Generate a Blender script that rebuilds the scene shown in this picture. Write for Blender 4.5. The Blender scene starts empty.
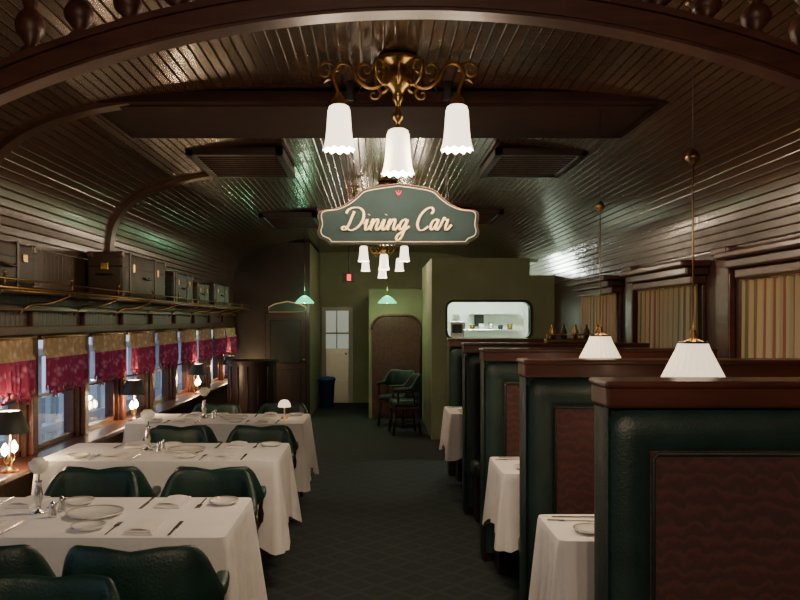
import bpy, bmesh, math, random
from math import sin, cos, pi, sqrt
from mathutils import Vector, Matrix
random.seed(7)
S = bpy.context.scene
COL = S.collection

# ---------------------------------------------------------------- materials
def newmat(name):
    m = bpy.data.materials.new(name); m.use_nodes = True
    nt = m.node_tree
    return m, nt, nt.nodes['Principled BSDF']

def mat(name, c, rough=0.5, metal=0.0, spec=0.5, emit=None, es=0.0, var=0.0, vscale=6.0, bump=0.0, bscale=60.0, coat=0.0, stretch=(1,1,1)):
    m, nt, b = newmat(name)
    b.inputs['Base Color'].default_value = (*c, 1)
    b.inputs['Roughness'].default_value = rough
    b.inputs['Metallic'].default_value = metal
    b.inputs['Specular IOR Level'].default_value = spec
    b.inputs['Coat Weight'].default_value = coat
    b.inputs['Coat Roughness'].default_value = 0.15
    if emit:
        b.inputs['Emission Color'].default_value = (*emit, 1)
        b.inputs['Emission Strength'].default_value = es
    if var > 0 or bump > 0:
        tc = nt.nodes.new('ShaderNodeTexCoord'); mp = nt.nodes.new('ShaderNodeMapping')
        mp.inputs['Scale'].default_value = stretch
        nt.links.new(tc.outputs['Object'], mp.inputs['Vector'])
    if var > 0:
        n = nt.nodes.new('ShaderNodeTexNoise'); n.inputs['Scale'].default_value = vscale; n.inputs['Detail'].default_value = 6
        nt.links.new(mp.outputs[0], n.inputs['Vector'])
        r = nt.nodes.new('ShaderNodeValToRGB')
        r.color_ramp.elements[0].position = .3; r.color_ramp.elements[1].position = .7
        r.color_ramp.elements[0].color = (*[x*(1-var) for x in c], 1)
        r.color_ramp.elements[1].color = (*[min(1, x*(1+var)) for x in c], 1)
        nt.links.new(n.outputs['Fac'], r.inputs['Fac']); nt.links.new(r.outputs['Color'], b.inputs['Base Color'])
    if bump > 0:
        n2 = nt.nodes.new('ShaderNodeTexNoise'); n2.inputs['Scale'].default_value = bscale; n2.inputs['Detail'].default_value = 4
        nt.links.new(mp.outputs[0], n2.inputs['Vector'])
        bp = nt.nodes.new('ShaderNodeBump'); bp.inputs['Strength'].default_value = bump; bp.inputs['Distance'].default_value = 0.01
        nt.links.new(n2.outputs['Fac'], bp.inputs['Height']); nt.links.new(bp.outputs[0], b.inputs['Normal'])
    return m

def board_mat(name, c1, c2, pitch, rough, axis='UV', comp=0, bumpd=0.004, wav=1.2, coat=0.0):
    m, nt, b = newmat(name)
    N = nt.nodes.new; L = nt.links.new
    tc = N('ShaderNodeTexCoord'); sp = N('ShaderNodeSeparateXYZ')
    L(tc.outputs['UV' if axis == 'UV' else 'Object'], sp.inputs[0])
    dv = N('ShaderNodeMath'); dv.operation = 'DIVIDE'; dv.inputs[1].default_value = pitch
    L(sp.outputs[comp], dv.inputs[0])
    fl = N('ShaderNodeMath'); fl.operation = 'FLOOR'; L(dv.outputs[0], fl.inputs[0])
    fr = N('ShaderNodeMath'); fr.operation = 'FRACT'; L(dv.outputs[0], fr.inputs[0])
    wn = N('ShaderNodeTexWhiteNoise'); wn.noise_dimensions = '1D'; L(fl.outputs[0], wn.inputs['W'])
    mx = N('ShaderNodeMix'); mx.data_type = 'RGBA'
    mx.inputs['A'].default_value = (*c1, 1); mx.inputs['B'].default_value = (*c2, 1)
    mp = N('ShaderNodeMapping'); mp.inputs['Scale'].default_value = (25, 1.2, 25) if comp == 0 else (1.2, 25, 1.2)
    L(tc.outputs['UV' if axis == 'UV' else 'Object'], mp.inputs['Vector'])
    n = N('ShaderNodeTexNoise'); n.inputs['Scale'].default_value = 2.0; n.inputs['Detail'].default_value = 5; L(mp.outputs[0], n.inputs['Vector'])
    ad = N('ShaderNodeMath'); ad.operation = 'MULTIPLY_ADD'; ad.inputs[1].default_value = .5
    L(wn.outputs['Value'], ad.inputs[0])
    hl = N('ShaderNodeMath'); hl.operation = 'MULTIPLY'; hl.inputs[1].default_value = .6; L(n.outputs['Fac'], hl.inputs[0]); L(hl.outputs[0], ad.inputs[2])
    L(ad.outputs[0], mx.inputs['Factor'])
    pp = N('ShaderNodeMath'); pp.operation = 'PINGPONG'; pp.inputs[1].default_value = .5; L(fr.outputs[0], pp.inputs[0])
    mr = N('ShaderNodeMapRange'); mr.inputs['From Min'].default_value = 0; mr.inputs['From Max'].default_value = .12; L(pp.outputs[0], mr.inputs['Value'])
    mc = N('ShaderNodeMix'); mc.data_type = 'RGBA'; mc.inputs['A'].default_value = (c1[0]*.35, c1[1]*.35, c1[2]*.35, 1)
    L(mr.outputs[0], mc.inputs['Factor']); L(mx.outputs['Result'], mc.inputs['B']); L(mc.outputs['Result'], b.inputs['Base Color'])
    n3 = N('ShaderNodeTexNoise'); n3.inputs['Scale'].default_value = 2.6; n3.inputs['Detail'].default_value = 3
    L(tc.outputs['UV' if axis == 'UV' else 'Object'], n3.inputs['Vector'])
    tl = N('ShaderNodeMath'); tl.operation = 'MULTIPLY'; L(fr.outputs[0], tl.inputs[0])
    ws = N('ShaderNodeMath'); ws.operation = 'MULTIPLY_ADD'; ws.inputs[1].default_value = 1.0; ws.inputs[2].default_value = -.5; L(wn.outputs['Value'], ws.inputs[0])
    L(ws.outputs[0], tl.inputs[1])
    s1 = N('ShaderNodeMath'); s1.operation = 'ADD'; L(mr.outputs[0], s1.inputs[0]); L(tl.outputs[0], s1.inputs[1])
    s2 = N('ShaderNodeMath'); s2.operation = 'MULTIPLY_ADD'; s2.inputs[1].default_value = wav; L(n3.outputs['Fac'], s2.inputs[0]); L(s1.outputs[0], s2.inputs[2])
    bp = N('ShaderNodeBump'); bp.inputs['Strength'].default_value = .8; bp.inputs['Distance'].default_value = bumpd
    L(s2.outputs[0], bp.inputs['Height']); L(bp.outputs[0], b.inputs['Normal'])
    b.inputs['Roughness'].default_value = rough
    b.inputs['Specular IOR Level'].default_value = .8
    if coat:
        b.inputs['Coat Weight'].default_value = coat; b.inputs['Coat Roughness'].default_value = .14; L(bp.outputs[0], b.inputs['Coat Normal'])
    return m

def stripe_mat(name, cols, comp, pitch, rough=.9):
    m, nt, b = newmat(name); N = nt.nodes.new; L = nt.links.new
    tc = N('ShaderNodeTexCoord'); sp = N('ShaderNodeSeparateXYZ'); L(tc.outputs['Object'], sp.inputs[0])
    dv = N('ShaderNodeMath'); dv.operation = 'DIVIDE'; dv.inputs[1].default_value = pitch; L(sp.outputs[comp], dv.inputs[0])
    fr = N('ShaderNodeMath'); fr.operation = 'FRACT'; L(dv.outputs[0], fr.inputs[0])
    r = N('ShaderNodeValToRGB'); r.color_ramp.interpolation = 'CONSTANT'
    el = r.color_ramp.elements
    while len(el) < len(cols): el.new(.5)
    for i, (p, c) in enumerate(cols):
        el[i].position = p; el[i].color = (*c, 1)
    L(fr.outputs[0], r.inputs['Fac']); L(r.outputs['Color'], b.inputs['Base Color'])
    b.inputs['Roughness'].default_value = rough
    tr = N('ShaderNodeBsdfTranslucent'); L(r.outputs['Color'], tr.inputs['Color'])
    ms = N('ShaderNodeMixShader'); ms.inputs[0].default_value = .2
    L(b.outputs[0], ms.inputs[1]); L(tr.outputs[0], ms.inputs[2]); L(ms.outputs[0], nt.nodes['Material Output'].inputs['Surface'])
    return m

M = {}
M['ceil'] = board_mat('ceiling_boards', (.062, .030, .018), (.115, .058, .035), .055, .26, coat=.45, wav=1.6)
M['wallb'] = board_mat('wall_boards', (.05, .024, .014), (.08, .04, .023), .07, .4, axis='OBJ', comp=1)
M['wood'] = mat('dark_wood', (.055, .023, .014), .35, var=.4, vscale=3, stretch=(8, 1, 8), bump=.1, coat=.3)
M['woodr'] = mat('mahogany', (.08, .023, .014), .35, var=.35, vscale=3, stretch=(1, 8, 8), bump=.1, coat=.3)
M['woodarch'] = mat('arch_mahogany', (.075, .027, .019), .42, var=.3, vscale=3, stretch=(1, 8, 8), bump=.1)
M['woodd'] = mat('very_dark_wood', (.02, .009, .006), .4, var=.3, vscale=4)
M['panel'] = mat('ceiling_panel_wood', (.035, .014, .010), .75, spec=.2, var=.3, vscale=3)
M['rib'] = mat('ceiling_rib_wood', (.09, .048, .03), .35, var=.3, vscale=4, coat=.2)
M['brass'] = mat('aged_brass', (.55, .36, .13), .28, 1.0)
M['dbrass'] = mat('tarnished_brass', (.22, .14, .055), .38, 1.0)
M['silver'] = mat('silver', (.75, .74, .7), .22, 1.0)
M['steel'] = mat('brushed_steel', (.62, .6, .52), .4, 1.0, bump=.2, bscale=20)
M['green'] = mat('green_leather', (.009, .040, .031), .42, var=.25, vscale=9, bump=.25, bscale=120)
M['greend'] = mat('dark_green_leather', (.014, .037, .033), .42, var=.25, vscale=9, bump=.2, bscale=120)
M['linen'] = mat('white_linen', (.86, .85, .84), .85, var=.04, vscale=5, bump=.5, bscale=14)
M['napkin'] = mat('napkin_linen', (.82, .8, .77), .85, bump=.2)
M['china'] = mat('white_china', (.8, .8, .78), .15)
M['gwall'] = mat('green_plaster', (.20, .235, .13), .75, var=.1, vscale=3, bump=.1)
M['black'] = mat('black_metal', (.01, .01, .011), .5)
M['shade'] = mat('frosted_shade_glass', (.9, .85, .75), .5, emit=(1, .82, .62), es=3.4)
M['bulb'] = mat('lit_bulb', (1, .9, .7), .5, emit=(1, .74, .42), es=60)
M['pshade'] = mat('pleated_shade', (.85, .75, .6), .8, emit=(1, .80, .56), es=1.4)
M['dshade'] = mat('dark_lamp_shade', (.03, .035, .03), .6)
M['signp'] = mat('sign_paint', (.012, .024, .026), .8, spec=.15, var=.15)
M['gold'] = mat('gold_leaf', (.64, .48, .26), .6, .0, emit=(.75, .5, .25), es=.10)  # gold lettering and trim get a faint added glow, though no lamp
M['pink'] = mat('sign_edge_pink', (.28, .11, .075), .6)
M['red'] = mat('red_paint', (.35, .02, .03), .5)
M['leather'] = mat('old_suitcase_leather', (.055, .036, .022), .5, var=.35, vscale=5, bump=.3)
M['leatherg'] = mat('green_suitcase', (.028, .036, .028), .5, var=.3, vscale=5, bump=.3)
M['ggreen'] = mat('green_glass_shade', (.02, .5, .2), .3, emit=(.12, 1, .5), es=1.6)
M['exit'] = mat('exit_red', (.3, .01, .01), .5, emit=(1, .03, .02), es=3)
M['kwall'] = mat('kitchen_wall', (.72, .78, .70), .6, var=.05)
M['doorw'] = mat('far_door_paint', (.36, .38, .3), .5)
M['doorp'] = mat('frosted_door_glass', (.5, .55, .5), .4, emit=(.8, .9, .75), es=.25)
M['blue'] = mat('blue_plastic', (.02, .06, .2), .4)
M['petal'] = mat('white_rose', (.88, .86, .8), .7)
M['stem'] = mat('rose_stem', (.03, .12, .03), .6)
M['tubelight'] = mat('kitchen_tube_light', (1, 1, 1), .5, emit=(.9, 1, .88), es=85)
M['outside'] = mat('porch_white', (.62, .68, .76), .7)
M['ground'] = mat('outside_ground', (.1, .11, .12), .9)
M['curtain'] = stripe_mat('striped_curtain', [(0, (.46, .36, .20)), (.32, (.17, .19, .11)), (.46, (.50, .39, .22)), (.72, (.30, .12, .07)), (.84, (.40, .31, .17))], 1, .10)

# carpet
m, nt, b = newmat('carpet'); N = nt.nodes.new; L = nt.links.new
tc = N('ShaderNodeTexCoord'); mp = N('ShaderNodeMapping'); mp.inputs['Rotation'].default_value = (0, 0, pi/4); L(tc.outputs['Object'], mp.inputs['Vector'])
ck = N('ShaderNodeTexVoronoi'); ck.inputs['Scale'].default_value = 6; ck.inputs['Randomness'].default_value = .1; ck.feature = 'DISTANCE_TO_EDGE'; L(mp.outputs[0], ck.inputs['Vector'])
r = N('ShaderNodeValToRGB'); r.color_ramp.elements[0].position = .03; r.color_ramp.elements[0].color = (.036, .050, .044, 1)
r.color_ramp.elements[1].position = .16; r.color_ramp.elements[1].color = (.012, .025, .027, 1); L(ck.outputs[0], r.inputs['Fac'])
x_ = r.color_ramp.elements.new(.40); x_.color = (.016, .03, .03, 1); x_ = r.color_ramp.elements.new(.46); x_.color = (.05, .028, .026, 1)
n = N('ShaderNodeTexNoise'); n.inputs['Scale'].default_value = 60; L(tc.outputs['Object'], n.inputs['Vector'])
mx = N('ShaderNodeMix'); mx.data_type = 'RGBA'; mx.blend_type = 'MULTIPLY'; mx.inputs['Factor'].default_value = .8
L(r.outputs['Color'], mx.inputs['A']); L(n.outputs['Color'], mx.inputs['B'])
g = N('ShaderNodeMix'); g.data_type = 'RGBA'; g.blend_type = 'ADD'; g.inputs['Factor'].default_value = 1; g.inputs['B'].default_value = (.003, .006, .007, 1)
L(mx.outputs['Result'], g.inputs['A']); L(g.outputs['Result'], b.inputs['Base Color'])
bp = N('ShaderNodeBump'); bp.inputs['Strength'].default_value = .4; L(n.outputs['Fac'], bp.inputs['Height']); L(bp.outputs[0], b.inputs['Normal'])
b.inputs['Roughness'].default_value = .95
M['carpet'] = m

# booth upholstery: mottled woven maroon with faint scallops
m, nt, b = newmat('booth_tapestry'); N = nt.nodes.new; L = nt.links.new
tc = N('ShaderNodeTexCoord'); mp = N('ShaderNodeMapping'); mp.inputs['Scale'].default_value = (14, 14, 14); L(tc.outputs['Object'], mp.inputs['Vector'])
nz = N('ShaderNodeTexNoise'); nz.inputs['Scale'].default_value = 1.3; nz.inputs['Detail'].default_value = 4; L(mp.outputs[0], nz.inputs['Vector'])
sp = N('ShaderNodeSeparateXYZ'); L(mp.outputs[0], sp.inputs[0])
sx = N('ShaderNodeMath'); sx.operation = 'PINGPONG'; sx.inputs[1].default_value = .5; L(sp.outputs[0], sx.inputs[0])
sq = N('ShaderNodeMath'); sq.operation = 'POWER'; sq.inputs[1].default_value = 1.6; L(sx.outputs[0], sq.inputs[0])
ad = N('ShaderNodeMath'); ad.operation = 'MULTIPLY_ADD'; ad.inputs[1].default_value = 1.0; L(sq.outputs[0], ad.inputs[0])
nm = N('ShaderNodeMath'); nm.operation = 'MULTIPLY'; nm.inputs[1].default_value = 2.2; L(nz.outputs['Fac'], nm.inputs[0])
zz = N('ShaderNodeMath'); zz.operation = 'MULTIPLY_ADD'; zz.inputs[1].default_value = 1.5; L(sp.outputs[2], zz.inputs[0]); L(nm.outputs[0], zz.inputs[2]); L(zz.outputs[0], ad.inputs[2])
fr = N('ShaderNodeMath'); fr.operation = 'FRACT'; L(ad.outputs[0], fr.inputs[0])
r = N('ShaderNodeValToRGB'); e = r.color_ramp.elements; e[0].position = 0; e[0].color = (.062, .021, .022, 1); e[1].position = 1; e[1].color = (.062, .024, .024, 1)
x = e.new(.45); x.color = (.095, .036, .036, 1); x = e.new(.7); x.color = (.052, .026, .025, 1)
L(fr.outputs[0], r.inputs['Fac']); L(r.outputs['Color'], b.inputs['Base Color']); b.inputs['Roughness'].default_value = .85
M['tap'] = m

# valance
m, nt, b = newmat('valance_fabric'); N = nt.nodes.new; L = nt.links.new
tc = N('ShaderNodeTexCoord'); sp = N('ShaderNodeSeparateXYZ'); L(tc.outputs['Object'], sp.inputs[0])
gt = N('ShaderNodeMath'); gt.operation = 'GREATER_THAN'; gt.inputs[1].default_value = 1.34; L(sp.outputs[2], gt.inputs[0])
v = N('ShaderNodeTexVoronoi'); v.inputs['Scale'].default_value = 20; L(tc.outputs['Object'], v.inputs['Vector'])
r1 = N('ShaderNodeValToRGB'); r1.color_ramp.elements[0].color = (.85, .70, .44, 1); r1.color_ramp.elements[1].color = (.50, .34, .16, 1); r1.color_ramp.elements[1].position = .6
r2 = N('ShaderNodeValToRGB'); r2.color_ramp.elements[0].color = (.55, .22, .30, 1); r2.color_ramp.elements[0].position = .10; r2.color_ramp.elements[1].color = (.30, .03, .085, 1); r2.color_ramp.elements[1].position = .5
L(v.outputs['Distance'], r1.inputs['Fac']); L(v.outputs['Distance'], r2.inputs['Fac'])
mx = N('ShaderNodeMix'); mx.data_type = 'RGBA'; L(gt.outputs[0], mx.inputs['Factor']); L(r2.outputs['Color'], mx.inputs['A']); L(r1.outputs['Color'], mx.inputs['B'])
L(mx.outputs['Result'], b.inputs['Base Color']); b.inputs['Roughness'].default_value = .9
tr = N('ShaderNodeBsdfTranslucent'); L(mx.outputs['Result'], tr.inputs['Color'])
ms = N('ShaderNodeMixShader'); ms.inputs[0].default_value = .4
L(b.outputs[0], ms.inputs[1]); L(tr.outputs[0], ms.inputs[2]); L(ms.outputs[0], nt.nodes['Material Output'].inputs['Surface'])
M['val'] = m

m, nt, b = newmat('window_glass'); N = nt.nodes.new; L = nt.links.new
t = N('ShaderNodeBsdfTransparent'); t.inputs[0].default_value = (.9, .94, .98, 1); gl = N('ShaderNodeBsdfGlossy'); gl.inputs['Roughness'].default_value = .02
ms = N('ShaderNodeMixShader'); ms.inputs[0].default_value = .18; L(t.outputs[0], ms.inputs[1]); L(gl.outputs[0], ms.inputs[2]); L(ms.outputs[0], nt.nodes['Material Output'].inputs['Surface'])
M['glass'] = m
m, nt, b = newmat('stemware_glass'); N = nt.nodes.new; L = nt.links.new
t = N('ShaderNodeBsdfTransparent'); gl = N('ShaderNodeBsdfGlossy'); gl.inputs['Roughness'].default_value = .05
ms = N('ShaderNodeMixShader'); ms.inputs[0].default_value = .25; L(t.outputs[0], ms.inputs[1]); L(gl.outputs[0], ms.inputs[2]); L(ms.outputs[0], nt.nodes['Material Output'].inputs['Surface'])
M['crystal'] = m

# ---------------------------------------------------------------- mesh builder
class MB:
    def __init__(s):
        s.v = []; s.f = []; s.m = []; s.sm = []; s.mats = []
    def mi(s, key):
        if key not in s.mats: s.mats.append(key)
        return s.mats.index(key)
    def add(s, vs, fs, key, smooth=True, T=None):
        o = len(s.v); k = s.mi(key)
        for p in vs:
            p = Vector(p)
            s.v.append(T @ p if T else p)
        for f in fs:
            s.f.append([i+o for i in f]); s.m.append(k); s.sm.append(smooth)
    def box(s, x0, x1, y0, y1, z0, z1, key, bev=0, T=None, seg=2):
        bm = bmesh.new(); bmesh.ops.create_cube(bm, size=1)
        for v in bm.verts:
            v.co = Vector((x0+(v.co.x+.5)*(x1-x0), y0+(v.co.y+.5)*(y1-y0), z0+(v.co.z+.5)*(z1-z0)))
        if bev > 0:
            bmesh.ops.bevel(bm, geom=bm.edges[:], offset=bev, segments=seg, profile=.5, affect='EDGES')
        bm.verts.ensure_lookup_table()
        bm.verts.index_update()
        s.add([v.co.copy() for v in bm.verts], [[v.index for v in f.verts] for f in bm.faces], key, bev > 0.012, T)
        bm.free()
    def lathe(s, prof_, c, key, seg=20, ripple=0, rn=12, T=None, cap=False):
        vs = []; fs = []; n = len(prof_)
        zmin = min(z for r, z in prof_); zmax = max(z for r, z in prof_)
        for (r, z) in prof_:
            w_ = ((zmax-z)/(zmax-zmin))**2 if ripple < 0 else 1
            for j in range(seg):
                a = 2*pi*j/seg
                rr = r*(1+abs(ripple)*cos(rn*a)*w_)
                vs.append((c[0]+rr*cos(a), c[1]+rr*sin(a), c[2]+z-(.006*w_*cos(rn*a) if ripple < 0 else 0)))
        for i in range(n-1):
            for j in range(seg):
                k = (j+1) % seg
                fs.append([i*seg+j, i*seg+k, (i+1)*seg+k, (i+1)*seg+j])
        if cap:
            fs.append(list(range(seg))[::-1]); fs.append([(n-1)*seg+j for j in range(seg)])
        s.add(vs, fs, key, True, T)
    def tube(s, pts, r, key, seg=8, closed=False, T=None, flat=1.0):
        pts = [Vector(p) for p in pts]; n = len(pts); vs = []; fs = []
        up = None
        for i, p in enumerate(pts):
            if closed: d = pts[(i+1) % n]-pts[i-1]
            else: d = pts[min(i+1, n-1)]-pts[max(i-1, 0)]
            if d.length < 1e-9: d = Vector((0, 0, 1))
            d.normalize()
            if up is None:
                up = Vector((0, 0, 1)) if abs(d.z) < .9 else Vector((1, 0, 0))
            a = up-d*up.dot(d)
            if a.length < 1e-5: a = Vector((0, 1, 0))-d*d.y
            a.normalize(); up = a; bb = d.cross(a)
            rr = r[i] if isinstance(r, (list, tuple)) else r
            for j in range(seg):
                t = 2*pi*j/seg
                vs.append(p+a*rr*cos(t)+bb*rr*flat*sin(t))
        m_ = n if closed else n-1
        for i in range(m_):
            for j in range(seg):
                k = (j+1) % seg; i2 = (i+1) % n
                fs.append([i*seg+j, i*seg+k, i2*seg+k, i2*seg+j])
        if not closed:
            fs.append(list(range(seg))[::-1]); fs.append([(n-1)*seg+j for j in range(seg)])
        s.add(vs, fs, key, True, T)
    def grid(s, fn, nu, nv, key, closeu=False, closev=False, T=None, smooth=True):
        vs = [fn(i/nu, j/nv) for i in range(nu+(0 if closeu else 1)) for j in range(nv+(0 if closev else 1))]
        W = nv+(0 if closev else 1); H = nu+(0 if closeu else 1); fs = []
        for i in range(nu):
            for j in range(nv):
                i2 = (i+1) % H; j2 = (j+1) % W
                fs.append([i*W+j, i2*W+j, i2*W+j2, i*W+j2])
        s.add(vs, fs, key, smooth, T)
    def extrude(s, outline, thick, key, T=None):
        n = len(outline)
        vs = [(x, 0, z) for x, z in outline]+[(x, thick, z) for x, z in outline]
        fs = [list(range(n)), [n+i for i in range(n)][::-1]]+[[i, n+i, n+(i+1) % n, (i+1) % n] for i in range(n)]
        s.add(vs, fs, key, False, T)
    def mesh(s, name):
        me = bpy.data.meshes.new(name); me.from_pydata([tuple(v) for v in s.v], [], s.f)
        for k in s.mats: me.materials.append(M[k])
        me.polygons.foreach_set('material_index', s.m); me.polygons.foreach_set('use_smooth', s.sm)
        me.update()
        bm = bmesh.new(); bm.from_mesh(me); bmesh.ops.recalc_face_normals(bm, faces=bm.faces); bm.to_mesh(me); bm.free()
        return me
    def obj(s, name, loc=(0, 0, 0), rz=0, sc=(1, 1, 1)):
        return inst(name, s.mesh(name), loc, rz, sc)

def inst(name, me, loc=(0, 0, 0), rz=0, sc=(1, 1, 1), parent=None):
    o = bpy.data.objects.new(name, me); o.location = loc; o.rotation_euler = (0, 0, rz); o.scale = sc
    COL.objects.link(o)
    if parent: o.parent = parent
    return o

def catmull(pts, n=8, closed=False):
    pts = [Vector(p) for p in pts]; out = []; N_ = len(pts)
    rng = N_ if closed else N_-1
    for i in range(rng):
        if closed:
            p0, p1, p2, p3 = pts[i-1], pts[i], pts[(i+1) % N_], pts[(i+2) % N_]
        else:
            p0, p1, p2, p3 = pts[max(i-1, 0)], pts[i], pts[i+1], pts[min(i+2, N_-1)]
        for k in range(n):
            t = k/n
            out.append(.5*((2*p1)+(-p0+p2)*t+(2*p0-5*p1+4*p2-p3)*t*t+(-p0+3*p1-3*p2+p3)*t**3))
    if not closed: out.append(pts[-1])
    return out

def point(name, loc, power, col=(1, .8, .6), r=.04, parent=None):
    l = bpy.data.lights.new(name, 'POINT'); l.energy = power; l.color = col; l.shadow_soft_size = r
    o = bpy.data.objects.new(name, l); o.location = loc; COL.objects.link(o)
    if parent: o.parent = parent
    return o

# ---------------------------------------------------------------- room shell
XL, XR, Y0, Y1 = -2.3, 2.4, -1.6, 15.6
XC, HW, ZS, ZH, EX = .05, 2.35, 2.08, .84, 3.3
def prof(t, inset=0.0):
    c, s_ = cos(t), sin(t)
    x = (HW-inset)*math.copysign(abs(c)**(2/EX), c); z = (ZH-inset)*abs(s_)**(2/EX)
    return XC-x, ZS+z
def zceil(x):
    u = min(1, abs(x-XC)/HW)
    return ZS+ZH*(1-u**EX)**(1/EX)

NP = 120
P2 = [prof(pi*i/NP) for i in range(NP+1)]
arc = [0]
for i in range(NP): arc.append(arc[-1]+math.dist(P2[i], P2[i+1]))
me = bpy.data.meshes.new('ceiling'); ny = 20; vs = []; fs = []
for i, (x, z) in enumerate(P2):
    for j in range(ny+1): vs.append((x, Y0+(Y1-Y0)*j/ny, z))
for i in range(NP):
    for j in range(ny): fs.append([i*(ny+1)+j, (i+1)*(ny+1)+j, (i+1)*(ny+1)+j+1, i*(ny+1)+j+1])
me.from_pydata(vs, [], fs); uvl = me.uv_layers.new(name='UVMap')
for lp in me.loops:
    vi = lp.vertex_index; uvl.data[lp.index].uv = (arc[vi//(ny+1)], vs[vi][1])
me.materials.append(M['ceil'])
for p in me.polygons: p.use_smooth = True
me.update(); inst('ceiling', me)

b_ = MB(); b_.box(XL-.15, XR+.15, Y0-.1, Y1+.1, -.1, 0, 'carpet'); b_.obj('floor')
b_ = MB(); b_.box(XL-.15, XR+.15, Y0-.1, Y0, 0, 3.1, 'wood'); b_.obj('wall_back')

w = MB()
WK = [4.47+.95*k for k in range(-5, 9)]
w.box(XL-.12, XL, Y0, Y1, 0, .70, 'wallb'); w.box(XL-.12, XL, Y0, Y1, 1.5, 2.35, 'wallb')
prev = Y0
for y in WK:
    w.box(XL-.12, XL, prev, y, .70, 1.5, 'wood'); prev = y+.8
w.box(XL-.12, XL, prev, Y1, .70, 1.5, 'wood')
w.obj('wall_left')
t_ = MB()
t_.box(XL, XL+.2, Y0, 12.9, .665, .70, 'woodr', .008)
t_.box(XL, XL+.04, Y0, 12.9, 1.5, 1.56, 'woodr', .006)
t_.box(XL, XL+.06, Y0, 12.9, 1.66, 1.70, 'woodr', .006)
for y in WK: t_.box(XL, XL+.035, y-.12, y-.03, .70, 1.66, 'woodr', .008)
t_.obj('trim_1')
b_ = MB(); b_.box(XL, XL+.03, Y0, 12.9, 0, .14, 'woodd', .005); b_.obj('baseboard_left')
for i, y in enumerate(WK):
    g = MB()
    for (a, b2, c, d) in [(y, y+.04, .70, 1.5), (y+.76, y+.8, .70, 1.5), (y, y+.8, .70, .74), (y, y+.8, 1.46, 1.5), (y, y+.8, 1.06, 1.08)]:
        g.box(XL-.08, XL-.03, a, b2, c, d, 'woodr', .004)
    g.box(XL-.06, XL-.055, y+.03, y+.77, .73, 1.47, 'glass')
    g.obj('window_%d' % (i+1))
def valance_mesh():
    v = MB()
    def fn(u, q):
        y = .0+.80*u
        hem = 1.09+.07*abs(cos(u*pi*2))
        z = 1.49-(1.49-hem)*q
        d = .020*sin(u*2*pi*11)*(.4+.8*q)+.012*sin(u*2*pi*3)*q + .012*sin(u*40+3)*q
        if q > .40: d += .02
        return (XL+.05+d, y, z)
    v.grid(fn, 132, 12, 'val')
    v.tube([(XL+.05, -.03, 1.485), (XL+.05, .83, 1.485)], .012, 'dbrass')
    for k in range(28):
        u = (k+.5)/28; x, y, z = fn(u, 1)
        v.tube([(x, y, z), (x, y, z-.035)], .007, 'val', 5)
    return v.mesh('window_valance')
vm = valance_mesh()
for y in WK[4:]: inst('window_valance', vm, (0, y, 0))

e_ = MB(); e_.box(-9, XL-.2, -4, 22, -.6, -.5, 'ground'); e_.obj('outside_ground')
e_ = MB()
for k in range(46):
    y = 0+.36*k
    e_.box(-3.56, -3.5, y, y+.13, -.5, 1.25, 'outside', .005)
e_.box(-3.6, -3.46, -.5, 17, 1.22, 1.30, 'outside', .01); e_.box(-3.6, -3.46, -.5, 17, .4, .48, 'outside', .01)
for k in range(7): e_.box(-3.7, -3.5, 1.2+k*2.3, 1.4+k*2.3, -.5, 3.2, 'outside', .01)
e_.obj('porch_railing')

RW = [(1.6, 2.7), (3.9, 5.0), (5.9, 7.0), (7.85, 8.95)]
w = MB(); w.box(XR, XR+.12, Y0, Y1, 0, .9, 'wallb'); w.box(XR, XR+.12, Y0, Y1, 1.85, 2.35, 'wallb')
prev = Y0
for a, c in RW:
    w.box(XR, XR+.12, prev, a, .9, 1.85, 'wallb'); prev = c
w.box(XR, XR+.12, prev, Y1, .9, 1.85, 'wallb'); w.obj('wall_right')
for i, (a, c) in enumerate(RW):
    g = MB()
    for q in [(a, a+.05, .9, 1.85), (c-.05, c, .9, 1.85), (a, c, .9, .95), (a, c, 1.80, 1.85), ((a+c)/2-.02, (a+c)/2+.02, .9, 1.85)]:
        g.box(XR+.04, XR+.09, *q, 'wood', .004)
    g.box(XR+.06, XR+.065, a+.03, c-.03, .93, 1.82, 'glass'); g.obj('window_%d' % (20+i))
    g = MB()
    g.box(XR-.22, XR, a-.2, c+.15, 1.985, 2.03, 'woodr', .012); g.box(XR-.17, XR, a-.16, c+.11, 1.925, 1.985, 'wood', .012)
    g.box(XR-.12, XR, a-.12, c+.08, 1.86, 1.925, 'woodr', .012)
    g.box(XR-.03, XR, a-.1, a, .85, 1.86, 'wood', .006); g.box(XR-.03, XR, c, c+.1, .85, 1.86, 'wood', .006); g.box(XR-.08, XR, a-.12, c+.12, .85, .9, 'wood', .008)
    g.obj('trim_%d' % (10+i))
    cu = MB(); n_ = 14
    cu.grid(lambda u, q: (XR-.062+.024*sin(u*2*pi*n_+q*.6)*(.5+.5*q), a-.09+(c-a+.18)*u, 1.855-.92*q), 168, 8, 'curtain')
    cu.tube([(XR-.062, a-.1, 1.856), (XR-.062, c+.1, 1.856)], .01, 'brass')
    cu.obj('window_curtain')
for y in (3.45, 5.42, 7.42):
    g = MB(); g.box(XR-.05, XR, y-.1, y+.1, 0, 2.04, 'woodr', .01); g.box(XR-.08, XR, y-.13, y+.13, 2.04, 2.09, 'woodr', .01); g.obj('trim_%d' % int(30+y))
e_ = MB(); e_.box(XR+.2, 9, -4, 22, -.6, -.5, 'ground'); e_.obj('outside_ground')

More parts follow.
